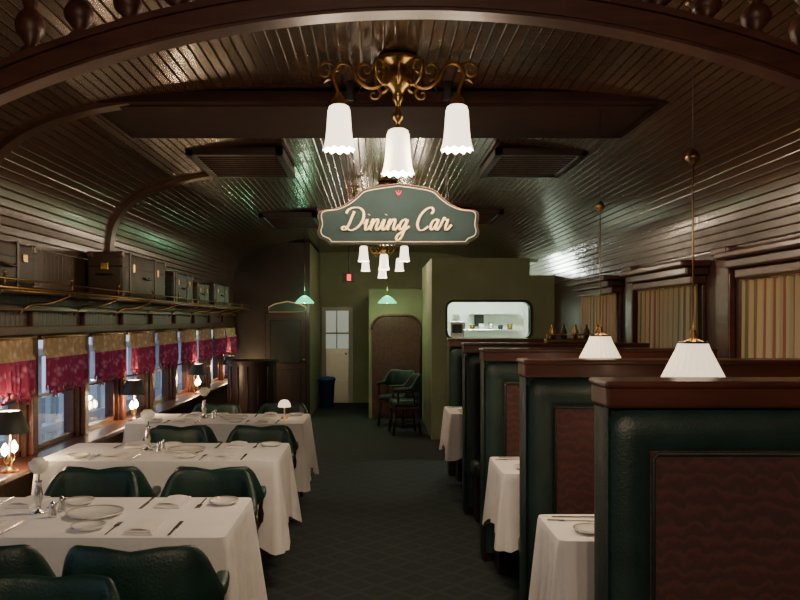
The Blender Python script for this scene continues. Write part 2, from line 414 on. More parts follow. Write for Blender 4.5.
# broad shallow ribs on the left cove
for i, y in enumerate((4.55, 6.85)):
    r_ = MB()
    ts = [(.02+k*(.34*pi)/30) for k in range(31)]
    vs = []
    for t in ts:
        xo, zo = prof(t, -.01); xi, zi = prof(t, .03)
        vs += [(xo, y, zo), (xi, y, zi), (xi, y+.10, zi), (xo, y+.10, zo)]
    fs = []
    for k in range(30):
        for q in range(4):
            q2 = (q+1) % 4; fs.append([k*4+q, k*4+q2, (k+1)*4+q2, (k+1)*4+q])
    fs.append([0, 1, 2, 3]); fs.append([120, 121, 122, 123])
    r_.add(vs, fs, 'rib', False); r_.obj('trim_%d' % (40+i))

PZ = 2.835
p_ = MB(); p_.box(-1.72, 1.68, 4.53, 5.44, PZ, 2.90, 'panel', .006)
p_.box(-1.64, 1.60, 4.59, 5.38, PZ-.012, PZ+.01, 'panel', .005); p_.obj('ceiling_panel')
def vent(x0, x1, y0, y1, z):
    v = MB(); h = zceil((x0+x1)/2)-z+.0
    v.box(x0, x1, y0, y0+.06, z, z+h, 'woodd', .006); v.box(x0, x1, y1-.06, y1, z, z+h, 'woodd', .006)
    v.box(x0, x0+.06, y0, y1, z, z+h, 'woodd', .006); v.box(x1-.06, x1, y0, y1, z, z+h, 'woodd', .006)
    v.box(x0+.03, x1-.03, y0+.03, y1-.03, z+.03, z+.045, 'black')
    n_ = 11
    for k in range(n_):
        yy = y0+.08+(y1-y0-.16)*k/(n_-1)
        v.box(x0+.05, x1-.05, yy-.008, yy+.008, z+.005, z+.04, 'wood')
    v.obj('ceiling_vent')
vent(-1.42, -.69, 5.98, 6.95, 2.835); vent(.90, 1.60, 5.98, 6.95, 2.835)
vent(-1.4, -.7, 9.6, 10.8, 2.83); vent(.86, 1.5, 9.3, 10.3, 2.83)

# ---------------------------------------------------------------- front arch with spindles
a_ = MB(); AX, AZ, AR, AY = .16, -1.25, 4.0, 2.97
def arch_band(r0, r1, y0, y1, key):
    n_ = 60; vs = []; fs = []
    for k in range(n_+1):
        x = XL+(XR-XL)*k/n_ - AX
        for (r, y) in ((r0, y0), (r1, y0), (r1, y1), (r0, y1)):
            vs.append((AX+x, y, AZ+sqrt(r*r-x*x)))
    for k in range(n_):
        for q in range(4):
            q2 = (q+1) % 4; fs.append([k*4+q, k*4+q2, (k+1)*4+q2, (k+1)*4+q])
    fs += [[0, 1, 2, 3], [n_*4+q for q in range(4)]]
    a_.add(vs, fs, key, False)
arch_band(AR, AR+.10, AY, AY+.09, 'woodarch'); arch_band(AR+.012, AR+.03, AY-.012, AY, 'woodarch'); arch_band(AR+.085, AR+.11, AY-.02, AY+.11, 'woodarch')
for sgn in (-1, 1):
    for k in range(9):
        x = AX+sgn*(.72+.185*k)
        if not (XL+.06 < x < XR-.06): continue
        zb = AZ+sqrt((AR+.105)**2-(x-AX)**2); zt = zceil(x)
        h = zt-zb
        if h < .07: continue
        pr = [(.02, 0), (.036, .06), (.036, .12), (.018, .18), (.05, .34), (.056, .45), (.045, .56), (.02, .66), (.03, .74), (.018, .8), (.036, .88), (.036, 1.0)]
        a_.lathe([(r, z*h-.004) for r, z in pr], (x, AY+.045, zb), 'woodarch', 16)
a_.box(XL, XL+.12, AY-.02, AY+.11, 0, 1.95, 'woodarch', .01); a_.box(XR-.12, XR, AY-.02, AY+.11, 0, 1.95, 'woodarch', .01)
a_.obj('spindle_arch')

# ---------------------------------------------------------------- chandelier
def chandelier_mesh():
    c = MB()
    c.lathe([(.0, 0), (.085, 0), (.10, -.012), (.085, -.03), (.05, -.045), (.045, -.07), (.07, -.09), (.085, -.115), (.07, -.15), (.035, -.175), (.025, -.2), (.03, -.215), (.015, -.235), (.012, -.28), (.028, -.295), (.028, -.315), (.012, -.33), (.01, -.35), (.03, -.36), (.038, -.385)], (0, 0, 0), 'brass', 24)
    def shade(o, T=None):
        c.lathe([(.038, 0), (.050, -.008), (.057, -.03), (.060, -.08), (.064, -.14), (.070, -.185), (.079, -.218), (.081, -.224), (.075, -.218), (.066, -.18), (.060, -.14), (.055, -.08), (.050, -.03), (.035, -.01)], o, 'shade', 60, ripple=-.03, rn=12, T=T)
    def arm(T, main=True):
        if main:
            p = catmull([(.05, 0, -.12), (.13, 0, -.16), (.2, 0, -.12), (.235, 0, -.05), (.29, 0, -.035), (.325, 0, -.09), (.31, 0, -.15), (.295, 0, -.20)], 8)
            c.tube(p, .010, 'brass', 8, T=T)
            def spiral(cx, cz, r, turns, a0, sg=1):
                return [(cx+r*(1-k/30)*cos(a0+sg*k/30*turns*2*pi), 0, cz+r*(1-k/30)*sin(a0+sg*k/30*turns*2*pi)) for k in range(29)]
            c.tube(spiral(.36, -.075, .055, 1.4, pi, -1), [.008*(1-k/60) for k in range(29)], 'brass', 6, T=T)
            c.tube(spiral(.16, -.07, .05, 1.4, -pi/2, 1), [.008*(1-k/60) for k in range(29)], 'brass', 6, T=T)
            c.tube(spiral(.12, -.19, .04, 1.2, pi/2, 1), [.007*(1-k/60) for k in range(29)], 'brass', 6, T=T)
            for (x, z, a) in ((.22, -.03, .8), (.27, -.02, 1.6), (.31, -.02, 2.2), (.18, -.15, -1.2), (.33, -.12, -.4), (.1, -.16, -2)):
                c.grid(lambda u, q: (x+.05*u*cos(a), .016*sin(pi*u)*(q-.5)*2, z+.05*u*sin(a)+.01*sin(pi*u)), 6, 4, 'brass', T=T)
            c.lathe([(.012, -.18), (.022, -.20), (.034, -.215), (.04, -.245), (.036, -.262)], (.295, 0, 0), 'brass', 16, T=T)
            shade((.295, 0, -.245), T)
        else:
            p = catmull([(.05, 0, -.12), (.1, 0, -.16), (.15, 0, -.12), (.16, 0, -.06), (.12, 0, -.04), (.1, 0, -.08)], 8)
            c.tube(p, .009, 'brass', 6, T=T)
    for a in (0, pi): arm(Matrix.Rotation(a, 4, 'Z'))
    for a in (pi/2, -pi/2, pi/4, 3*pi/4, -pi/4, -3*pi/4): arm(Matrix.Rotation(a, 4, 'Z'), False)
    shade((0, 0, -.365))
    return c.mesh('chandelier')
chm = chandelier_mesh()
for (x, y, p) in ((.115, 4.0, 24), (.12, -.3, 40), (.12, 7.7, 13), (.13, 11.6, 7), (.13, 13.9, 4)):  # the chandelier behind the camera is unseen, added as fill light
    z = zceil(x)-.002
    emp = bpy.data.objects.new('chandelier', None); emp.location = (x, y, z); COL.objects.link(emp)
    inst('brass_frame_and_shades', chm, parent=emp)
    for (dx, dz) in ((.295, -.49), (-.295, -.49), (0, -.615)):
        point('bulb_light', (dx, 0, dz), p, (1, .76, .52), .03, emp)

# ---------------------------------------------------------------- Dining Car sign
s_ = MB(); k = .005625; SX, SY = .13, 4.42
def pz(y): return 1.6+(320-y)*k
half = [(-68, 245.5), (-71, 242), (-77, 239), (-79, 234), (-77.5, 227), (-78.5, 217), (-75, 213), (-62, 211), (-51, 206), (-42, 199), (-34, 192), (-18, 188.5), (0, 186)]
sm = catmull([(x*k, 0, pz(y)) for x, y in half], 5)
out = [(p.x, p.z) for p in sm]; out = out+[(-x, z) for x, z in out[-2::-1]]
s_.extrude(out, .03, 'signp')
cz = (pz(246)+pz(186))/2
s_.tube([(x, .006, z) for x, z in out], .004, 'pink', 6, closed=True)
inn = [(x*.965, z+(cz-z)*.08) for x, z in out]
s_.tube([(x, -.001, z) for x, z in inn], .0022, 'gold', 6, closed=True)
for a in (-.6, 0, .6): s_.tube([(0, -.003, pz(198)), (.03*sin(a), -.004, pz(198)+.035*cos(a))], [.007, .002], 'red', 6)
LET = {
 'D': ([[(.62, 1.75), (.52, 1.2), (.42, .6), (.25, .12), (-.05, .02), (-.2, .2), (0, .35), (.3, .15), (.8, -.02), (1.35, .25), (1.7, .9), (1.6, 1.6), (1.15, 2.02), (.5, 2.1), (0, 1.9), (-.15, 1.55)]], 2.1),
 'i': ([[(-.15, .55), (.05, 1.0), (.04, .35), (.14, .03), (.36, .12), (.55, .5)], [(.09, 1.42), (.1, 1.46)]], .62),
 'n': ([[(-.1, .6), (.03, 1.0), (.04, .5), (.0, 0)], [(.02, .4), (.25, .9), (.47, 1.0), (.57, .75), (.53, .3), (.64, .02), (.85, .12), (1.02, .5)]], 1.12),
 'g': ([[(.62, .8), (.42, 1.0), (.12, .8), (.02, .35), (.18, .03), (.42, .2), (.62, .75)], [(.66, 1.0), (.6, .2), (.5, -.6), (.22, -.95), (-.02, -.75), (.1, -.4), (.5, -.1), (1.0, .35)]], 1.1),
 'C': ([[(1.3, 1.5), (1.38, 1.85), (1.1, 2.1), (.6, 1.9), (.2, 1.3), (.12, .6), (.4, .08), (.85, .0), (1.3, .35)]], 1.5),
 'a': ([[(.62, .8), (.42, 1.0), (.12, .8), (.02, .35), (.18, .03), (.42, .2), (.62, .75)], [(.66, 1.0), (.6, .35), (.68, .03), (.86, .12), (1.05, .5)]], 1.12),
 'r': ([[(-.1, .55), (.08, 1.15), (.2, .95), (.48, .95), (.44, .4), (.52, .03), (.75, .1), (.98, .5)]], 1.0)}
u = 10.6*k; x = 0; strokes = []
for ch in 'Dining Car':
    if ch == ' ': x += .55; continue
    sts, adv = LET[ch]
    for st in sts: strokes.append([(px+x, py) for px, py in st])
    x += adv
tot = x
for st in strokes:
    pts = catmull([((px-tot/2+.28*(py-.6))*(105*k/tot/u)*u, -.006, pz(232)+py*u) for px, py in st], 7)
    n_ = len(pts); rr = []
    for i in range(n_):
        d = (pts[min(i+1, n_-1)]-pts[max(i-1, 0)])
        if d.length > 0: d.normalize()
        rr.append(.0036+.0042*abs(d.z))
    s_.tube(pts, rr, 'gold', 8)
for sx in (-.27, .27):
    for q in range(15):
        z0 = 2.29+.0365*q
        T = Matrix.Translation((sx, .015, z0)) @ Matrix.Rotation(pi/2*(q % 2), 4, 'Z')
        s_.tube([(.009*cos(a*pi/4), 0, .022*sin(a*pi/4)) for a in range(8)], .0022, 'black', 5, closed=True, T=T)
    s_.box(sx-.02, sx+.02, .0, .03, 2.815, zceil(sx+SX)-.002, 'black', .003)
s_.obj('dining_car_sign', (SX, SY, 0))

# ---------------------------------------------------------------- tables
def rrect(a, b, r, n=6, m_=16):
    pts = []
    cs = [(a-r, b-r, 0), (-a+r, b-r, pi/2), (-a+r, -b+r, pi), (a-r, -b+r, 3*pi/2)]
    for i, (cx, cy, a0) in enumerate(cs):
        for k in range(n+1):
            t = a0+pi/2*k/n; pts.append((cx+r*cos(t), cy+r*sin(t), cos(t), sin(t), 1.0))
        nx = cs[(i+1) % 4]; t = a0+pi/2
        p0 = (cx+r*cos(t), cy+r*sin(t)); p1 = (nx[0]+r*cos(t), nx[1]+r*sin(t))
        for k in range(1, m_):
            q = k/m_; cl = abs(q-.5)*2
            pts.append((p0[0]+(p1[0]-p0[0])*q, p0[1]+(p1[1]-p0[1])*q, cos(t), sin(t), cl**4))
    return pts
def table_mesh(w_, d_, drop=.44, seed=0, bil=1.0):
    t = MB(); a, b2 = w_/2, d_/2
    P = rrect(a, b2, .03); n_ = len(P); rows = [0, .03, .1, .25, .45, .7, 1]
    vs = []; rnd = random.Random(seed); ph = rnd.random()*6
    for q in rows:
        for i, (x, y, nx, ny_, c) in enumerate(P):
            s = 2*pi*i/n_
            L_ = drop*(1+.22*c)
            off = .004+q*bil*(.012+.05*c+.016*sin(s*17+ph)+.010*sin(s*29+2*ph)) if q > 0 else 0
            off = max(off, 0)
            vs.append((x+nx*off, y+ny_*off, .762-(L_*q if q else 0)-(.004 if 0 < q < .05 else 0)))
    fs = [list(range(n_))]
    for r in range(len(rows)-1):
        for i in range(n_):
            j = (i+1) % n_; fs.append([r*n_+i, r*n_+j, (r+1)*n_+j, (r+1)*n_+i])
    t.add(vs, fs[1:], 'linen', True); t.add(vs[:n_], [fs[0]], 'linen', False)
    t.box(-a+.02, a-.02, -b2+.02, b2-.02, .725, .755, 'wood')
    t.lathe([(.04, .73), (.05, .6), (.035, .5), (.06, .35), (.045, .15), (.07, .08)], (0, 0, 0), 'wood')
    for q in range(4):
        T = Matrix.Rotation(pi/4+pi/2*q, 4, 'Z'); t.tube([(.03, 0, .1), (.15, 0, .06), (.24, 0, .02)], [.03, .025, .02], 'wood', T=T)
    return t.mesh('dining_table')
def chair_mesh():
    c = MB()
    c.box(-.22, .22, -.17, .2, .39, .48, 'green', .035, seg=4)
    c.box(-.215, .215, -.17, .19, .35, .395, 'wood', .008)
    base = catmull([(-.235, .2, 0), (-.25, .08, 0), (-.25, -.06, 0), (-.19, -.17, 0), (-.08, -.205, 0), (0, -.21, 0), (.08, -.205, 0), (.19, -.17, 0), (.25, -.06, 0), (.25, .08, 0), (.235, .2, 0)], 6)
    n_ = len(base)
    def band(u, v):
        i = min(int(u*(n_-1)+.5), n_-1); p = base[i]
        d = base[min(i+1, n_-1)]-base[max(i-1, 0)]; d.normalize(); nr = Vector((d.y, -d.x, 0))
        s = max(0, min(1, (-p.y-.01)/.17)); s = s*s*(3-2*s)
        hh = .022+.105*s; zt = .665+.175*s - .014*max(0, 1-abs(p.x)/.1)*s
        e = min(1, sqrt(max(0, min(u, 1-u))/.03)+.05)
        a = 2*pi*v; th = .025
        return tuple(p+nr*th*e*math.copysign(abs(cos(a))**.8, cos(a))+Vector((0, 0, zt-hh+hh*e*math.copysign(abs(sin(a))**.6, sin(a)))))
    c.grid(band, n_-1, 16, 'green', closev=True)
    for xx in (-.15, -.075, 0, .075, .15):
        yy = -.2+.03*(abs(xx)/.15)**2
        c.tube([(xx*.9, -.15, .44), (xx, yy, .6)], .011, 'woodd', 8)
    for sx in (-1, 1):
        c.lathe([(.014, 0), (.02, .05), (.012, .09), (.018, .14), (.013, .19)], (sx*.235, .13, .455), 'woodd', 10)
        c.tube([(sx*.2, .13, .4), (sx*.235, .13, .47)], .014, 'woodd')
        c.tube([(sx*.215, -.1, .43), (sx*.24, -.1, .66)], .012, 'woodd')
        c.tube([(sx*.19, .16, .38), (sx*.21, .19, 0)], [.024, .015], 'woodd')
        c.tube([(sx*.18, -.14, .38), (sx*.21, -.19, 0)], [.024, .015], 'woodd')
        c.tube([(sx*.205, .18, .14), (sx*.203, -.175, .14)], .01, 'woodd')
    c.tube([(-.204, 0, .14), (.204, 0, .14)], .01, 'woodd')
    return c.mesh('dining_armchair')
cm = chair_mesh()

def plate_mesh(r=.12, name='dinner_plate'):
    p = MB(); p.lathe([(0, .004), (r*.6, .004), (r*.68, .008), (r*.98, .018), (r, .02), (r*.98, .014), (r*.65, 0), (0, 0)], (0, 0, 0), 'china', 32)
    p.tube([(r*.93*cos(a*pi/16), r*.93*sin(a*pi/16), .0175) for a in range(32)], .0015, 'brass', 4, closed=True)
    return p.mesh(name)
plm = plate_mesh(); bpm = plate_mesh(.068, 'bread_plate')
nk = MB(); nk.box(-.06, .06, -.1, .1, 0, .008, 'napkin', .003); nk.box(-.055, .052, -.095, .09, .008, .015, 'napkin', .003)
nk.grid(lambda u, v: ((u-.5)*.09, (v-.5)*.17, .016+.006*sin(pi*u)), 6, 6, 'napkin'); nkm = nk.mesh('folded_napkin')
fk = MB(); fk.box(-.004, .004, -.1, .03, .001, .004, 'silver', .001); fk.box(-.011, .011, .03, .055, .001, .004, 'silver', .001)
for q in (-.009, -.003, .003, .009): fk.box(q-.0015, q+.0015, .05, .1, .001, .004, 'silver')
fkm = fk.mesh('fork')
kf = MB(); kf.box(-.006, .006, -.11, -.01, 0, .006, 'silver', .002); kf.box(-.009, .008, -.01, .11, .001, .004, 'silver', .001); kfm = kf.mesh('table_knife')
gl = MB(); gl.lathe([(0, .0), (.034, .0), (.034, .003), (.006, .008), (.004, .07), (.01, .08), (.032, .10), (.038, .13), (.033, .17), (.032, .17), (.036, .13), (.03, .102), (0, .085)], (0, 0, 0), 'crystal', 24); glm = gl.mesh('wine_glass')
sh = MB(); sh.lathe([(0, 0), (.017, 0), (.017, .01), (.012, .03), (.015, .05), (.011, .062), (0, .07)], (0, 0, 0), 'silver', 14); shm = sh.mesh('salt_shaker')
vz = MB(); vz.lathe([(0, 0), (.034, 0), (.034, .006), (.01, .014), (.012, .04), (.02, .07), (.014, .11), (.011, .13), (.017, .14), (.014, .14), (.008, .12)], (0, 0, 0), 'silver', 20)
vz.tube([(0, 0, .1), (.003, 0, .17), (0, 0, .18)], .003, 'stem', 6)
vz.grid(lambda u, v: (.035*u, .012*sin(pi*u)*(v-.5)*2, .15+.015*u), 5, 3, 'stem')
vz.lathe([(.003, 0), (.022, .008), (.034, .028), (.034, .052), (.022, .068), (.007, .06), (0, .068)], (0, 0, .17), 'petal', 20, ripple=.06, rn=5)
for q in range(5):
    T = Matrix.Translation((0, 0, .172)) @ Matrix.Rotation(q*2*pi/5, 4, 'Z')
    vz.grid(lambda u, v: ((.018+.024*sin(u*pi*.6))*cos((v-.5)*1.5), (.018+.024*sin(u*pi*.6))*sin((v-.5)*1.5), .05*u), 5, 5, 'petal', T=T)
vzm = vz.mesh('bud_vase_with_rose')

TZ = .7625
def setting(x, y, rz):
    R = Matrix.Rotation(rz, 3, 'Z')
    def pl(name, me, dx, dy, r2=0):
        v = R @ Vector((dx, dy, 0)); inst(name, me, (x+v.x, y+v.y, TZ), rz+r2)
    pl('folded_napkin', nkm, 0, .0, .12*random.uniform(-1, 1)); pl('fork', fkm, -.13, 0); pl('table_knife', kfm, .12, 0)
    pl('bread_plate', bpm, -.23, -.0)

TL = [(3.08, 3.78), (4.75, 5.45), (6.45, 7.15)]
CS = (.94, .88, .965); CN = (1, .88, 1.02)
for i, (a, c) in enumerate(TL):
    yc = (a+c)/2; x0, x1 = -2.02, -.58
    inst('dining_table', table_mesh(x1-x0, c-a, .44, i), ((x0+x1)/2, yc, 0))
    for xx in (-.92, -1.58):
        setting(xx, a+.13, 0); setting(xx, c-.13, pi)
    inst('dinner_plate', plm, (-1.20, yc, TZ))
    inst('bud_vase_with_rose', vzm, (-1.46, yc+.04, TZ), 0, (1.1, 1.1, 1.1) if i else (1, 1, 1))
    inst('salt_shaker', shm, (-1.37, yc-.03, TZ)); inst('salt_shaker', shm, (-1.37, yc+.07, TZ))
    for xx in (-.86, -1.47):
        jx = random.uniform(-.02, .02)
        if i > 0:
            inst('dining_armchair', cm, (xx+jx, a-.27, 0), 0, CS)
        inst('dining_armchair', cm, (xx-jx, c+.27, 0), pi, CS)
inst('dining_armchair', cm, (-.80, 2.80, 0), 0, CN); inst('dining_armchair', cm, (-1.36, 2.80, 0), .04, CN)
inst('dining_armchair', cm, (-1.0, 2.31, 0), pi, CS)

lm = MB(); lm.lathe([(0, 0), (.035, 0), (.03, .01), (.007, .02), (.007, .11)], (0, 0, 0), 'brass', 16); lm.lathe([(.055, .10), (.05, .13), (.03, .155), (.01, .16)], (0, 0, 0), 'pshade', 20)
lm.obj('table_lamp', (-.77, 6.80, TZ))

# ---------------------------------------------------------------- booths (right)
def booth(y, x0=.715, x1=XR-.14, H=1.41):
    b2 = MB(); th = .14; y0, y1 = y, y+th; ZT = H-.085
    b2.box(x0+.02, x1, y0+.02, y1-.02, .02, ZT, 'greend')
    b2.box(x0-.008, x1, y0-.022, y1+.022, ZT, H-.015, 'woodr', .01); b2.box(x0-.014, x1, y0-.032, y1+.032, H-.022, H, 'woodr', .008)
    R0 = .075; FW = .145
    path = [(x0, .06), (x0, .3), (x0, .6), (x0, .9), (x0, ZT-R0-.01)]
    path += [(x0+R0-R0*cos(a*pi/16), ZT-R0+R0*sin(a*pi/16)) for a in range(1, 8)]
    path += [(x0+R0+.02, ZT), (x0+.5, ZT), (x0+.9, ZT), (x1-R0-.02, ZT)]
    path += [(x1-R0+R0*sin(a*pi/16), ZT-R0+R0*cos(a*pi/16)) for a in range(1, 8)]
    path += [(x1, ZT-R0-.01), (x1, .9), (x1, .5), (x1, .06)]
    xi0, xi1, zi = x0+FW, x1-FW, ZT-FW
    def inner(p):
        return (min(max(p[0], xi0), xi1), min(p[1], zi))
    n_ = len(path)-1
    for f, sg in ((y0, -1), (y1, 1)):
        def fr_(u, v):
            p = path[int(u*n_+.5)]; q = inner(p)
            d = .042*(max(0, sin(pi*(v*.97+.0)))**.55) if v > 0 else 0
            return (p[0]+(q[0]-p[0])*v, f+sg*(d-.02), p[1]+(q[1]-p[1])*v)
        b2.grid(fr_, n_, 12, 'greend')
        yy0, yy1 = (f-.004, f+.03) if sg < 0 else (f-.03, f+.004)
        b2.box(xi0-.012, xi1+.012, yy0, yy1, .44, zi+.012, 'tap', .004)
        b2.tube([(xi0-.003, f+sg*.012, .44), (xi0-.003, f+sg*.012, zi-.01), (xi0+.01, f+sg*.012, zi+.003), (xi1-.01, f+sg*.012, zi+.003), (xi1+.003, f+sg*.012, zi-.01), (xi1+.003, f+sg*.012, .44)], .006, 'greend', 6)
        s0, s1 = (f-.31, f-.01) if sg < 0 else (f+.01, f+.31)
        b2.box(x0+.04, x1, s0, s1, .34, .47, 'greend', .04, seg=4)
        b2.box(x0+.06, x1, s0+.03, s1-.03, .0, .35, 'woodd', .005)
    b2.grid(lambda u, v: (x0-.012*sin(pi*v)**.5+.002, y0-.005+(th+.01)*v, .02+(ZT-.02)*u), 4, 8, 'greend')
    b2.box(x0+.0, x0+.05, y0, y1, 0, .06, 'woodd')
    b2.obj('booth_bench')
BY = [2.5, 3.83, 5.3, 6.6, 8.2]
for y, x0 in zip(BY, (.725, .72, .72, .74, .76)): booth(y, x0)
RT = [(3.03, 3.45, .70), (4.36, 4.9, .70), (5.82, 6.2, .88), (7.14, 7.75, .67)]
for i, (a, c, x0) in enumerate(RT):
    x1 = 2.1
    inst('dining_table', table_mesh(x1-x0, c-a, .34, 10+i, .7), ((x0+x1)/2, (a+c)/2, 0))
    inst('bread_plate', bpm, (x0+.15, a+.13, TZ)); inst('dinner_plate', plm, (x0+.42, a+.17, TZ))
    inst('fork', fkm, (x0+.12, c-.12, TZ), 1.5); inst('table_knife', kfm, (x0+.16, c-.06, TZ), 1.5)
    inst('folded_napkin', nkm, (x0+.66, c-.15, TZ), 0); inst('wine_glass', glm, (x0+.86, (a+c)/2, TZ))
def pendant(x, y, zb=1.365, lit=4):
    p = MB(); zc_ = zceil(x)
    hw = .122; h = .145; zk = 2.25
    pr = [(.056, h), (.066, h*.8), (hw*.80, h*.35), (hw, 0), (hw-.006, .0), (.062, h*.75), (.052, h)]
    p.lathe(pr, (0, 0, zb), 'pshade', 120, ripple=.028, rn=24)
    p.lathe([(.058, h+.004), (.062, h-.004)], (0, 0, zb), 'black', 30); p.lathe([(hw+.003, .005), (hw+.006, -.005)], (0, 0, zb), 'black', 40)
    p.tube([(0, 0, zb+.08), (0, 0, zk)], .0032, 'dbrass', 6)
    p.tube([(0, 0, zk), (0, 0, zc_-.005)], .002, 'black', 5)
    for q in range(3):
        a = q*2*pi/3; p.tube([(0, 0, zb+h+.02), (.054*cos(a), .054*sin(a), zb+h)], .003, 'dbrass', 5)
    p.lathe([(.010, .0), (.016, .025), (.010, .05)], (0, 0, zb+h), 'dbrass', 12)
    p.lathe([(.004, .04), (.016, .028), (.030, .008), (.030, .0), (.016, -.016), (.006, -.028)], (0, 0, zk), 'dbrass', 20)
    p.lathe([(.0, 0), (.03, -.004), (.03, -.012), (.01, -.02)], (0, 0, zc_-.004), 'dbrass', 20)
    p.lathe([(0, .03), (.015, .04), (.02, .06), (.012, .09), (0, .095)], (0, 0, zb), 'bulb', 12)
    emp = bpy.data.objects.new('pendant_lamp', None); emp.location = (x, y, 0); COL.objects.link(emp)
    inst('pleated_shade_and_cord', p.mesh('pendant'), parent=emp)
    point('pendant_bulb_light', (0, 0, zb+.015), lit, (1, .74, .48), .03, emp)
pendant(1.28, 3.22); pendant(1.30, 4.62)

# ---------------------------------------------------------------- left sill lamps
def sill_lamp(x, y, lit=9):
    p = MB(); p.lathe([(0, 0), (.05, 0), (.05, .008), (.02, .02), (.012, .04), (.02, .06), (.01, .09), (.008, .22)], (0, 0, 0), 'brass', 18)
    for sg in (-1, 1):
        p.tube(catmull([(0, 0, .06), (0, sg*.04, .05), (0, sg*.065, .07), (0, sg*.06, .10)], 5), .004, 'brass', 6)
        p.lathe([(.004, 0), (.018, .015), (.022, .04), (.003, .075)], (0, sg*.06, .10), 'bulb', 10)
    p.lathe([(.115, .23), (.10, .27), (.065, .36), (.062, .36), (.097, .27), (.111, .23)], (0, 0, 0), 'dshade', 32)
    p.lathe([(.108, .232), (.094, .27), (.062, .355)], (0, 0, 0), 'pshade', 32)
    p.lathe([(.0, .24), (.016, .25), (.02, .28), (.0, .31)], (0, 0, 0), 'bulb', 12)
    emp = bpy.data.objects.new('sill_lamp', None); emp.location = (x, y, .702); COL.objects.link(emp)
    inst('lamp_body', p.mesh('sill_lamp'), parent=emp)
    point('sill_bulb_light', (.03, 0, .20), lit, (1, .66, .34), .02, emp)
    point('sill_upper_light', (.0, 0, .34), lit*.6, (1, .72, .42), .02, emp)
for y in (4.75, 7.2, 9.8, 12.0): sill_lamp(-2.17, y)

# ---------------------------------------------------------------- luggage rack
r_ = MB()
r_.box(-2.28, -1.95, 3.12, 12.6, 1.764, 1.780, 'woodd', .004)
r_.tube([(-1.945, 3.12, 1.772), (-1.945, 12.6, 1.772)], .013, 'dbrass', 8)
r_.tube([(-1.94, 3.12, 1.82), (-1.94, 12.6, 1.82)], .006, 'dbrass', 8)
for q in range(10):
    y = 3.26+.93*q
    r_.tube(catmull([(-1.95, y, 1.755), (-2.08, y, 1.71), (-2.2, y, 1.70), (-2.28, y, 1.64)], 6), .009, 'dbrass', 6)
    r_.tube([(-1.94, y, 1.76), (-1.94, y, 1.84)], .006, 'dbrass', 6); r_.lathe([(0, 0), (.011, .008), (.011, .018), (0, .026)], (-1.94, y, 1.84), 'brass', 10)
r_.obj('luggage_rack')
def suitcase(y0, y1, h, key='leather', x0=-2.27, x1=-1.99):
    c = MB(); z0 = 1.7815
    c.box(x0, x1, y0, y1, z0, z0+h, key, .022, seg=3)
    c.box(x0-.002, x1+.003, y0-.003, y1+.003, z0+h*.66, z0+h*.69, 'black', .002)
    for yy in (y0, y1):
        for xx in (x0, x1):
            for zz in (z0, z0+h):
                dx = .05 if xx == x0 else -.05; dy = .05 if yy == y0 else -.05; dz = .05 if zz == z0 else -.05
                ex = -.003 if xx == x0 else .004; ey = -.004 if yy == y0 else .004; ez = 0 if zz == z0 else .003
                c.box(min(xx+dx, xx+ex), max(xx+dx, xx+ex), min(yy+dy, yy+ey), max(yy+dy, yy+ey), min(zz+dz, zz+ez), max(zz+dz, zz+ez), 'woodr', .01)
    ym = (y0+y1)/2
    for q in (-.28, .28):
        yy = ym+q*(y1-y0); c.box(x1, x1+.010, yy-.025, yy+.025, z0+h*.58, z0+h*.76, 'brass', .003)
        c.box(x0+.01, x1+.006, yy-.105, yy-.075, z0, z0+h+.005, 'woodd', .003)
    c.tube(catmull([(x1, ym-.08, z0+h*.5), (x1+.02, ym-.06, z0+h*.47), (x1+.025, ym, z0+h*.46), (x1+.02, ym+.06, z0+h*.47), (x1, ym+.08, z0+h*.5)], 5), .008, 'woodd', 8)
    xm = (x0+x1)/2
    c.tube(catmull([(xm-.06, y0, z0+h*.5), (xm-.04, y0-.025, z0+h*.5), (xm+.04, y0-.025, z0+h*.5), (xm+.06, y0, z0+h*.5)], 5), .007, 'woodd', 6)
    c.box(xm-.03, xm+.03, y0-.008, y0, z0+h*.6, z0+h*.75, 'brass', .003)
    c.obj('suitcase')
suitcase(3.98, 4.7, .25); suitcase(6.3, 7.6, .36); suitcase(7.9, 8.75, .30, 'leatherg'); suitcase(8.95, 9.6, .24); suitcase(9.9, 10.9, .28, 'leatherg')

# ---------------------------------------------------------------- far end
def arch_rect(x0, x1, z0, z1, r, n=6):
    pts = []
    for cx, cz_, a0 in ((x1-r, z1-r, 0), (x0+r, z1-r, pi/2), (x0+r, z0+r, pi), (x1-r, z0+r, 3*pi/2)):
        for k_ in range(n+1):
            a = a0+pi/2*k_/n; pts.append((cx+r*cos(a), cz_+r*sin(a)))
    return pts
py = 10.7; PX = .76
w = MB(); w.box(PX, .97, py, py+.1, 0, 2.43, 'gwall'); w.box(2.07, XR, py, py+.1, 0, 2.2, 'gwall')
w.box(.97, 2.07, py, py+.1, 0, 1.36, 'gwall'); w.box(.97, 2.07, py, py+.1, 1.84, 2.43, 'gwall')
w.box(PX, PX+.1, py+.1, 12.9, 0, 2.43, 'gwall')
w.obj('wall_partition')
f_ = MB(); pts = arch_rect(.97, 2.07, 1.36, 1.84, .09); o2 = arch_rect(.94, 2.10, 1.33, 1.87, .11)
n_ = len(pts); vs = [(x, py-.03, z) for x, z in pts]+[(x, py-.03, z) for x, z in o2]+[(x, py+.12, z) for x, z in pts]+[(x, py, z) for x, z in o2]
fs = []
for i in range(n_):
    j = (i+1) % n_; fs += [[i, j, n_+j, n_+i], [i, j, 2*n_+j, 2*n_+i], [n_+i, n_+j, 3*n_+j, 3*n_+i]]
f_.add(vs, fs, 'black', False)
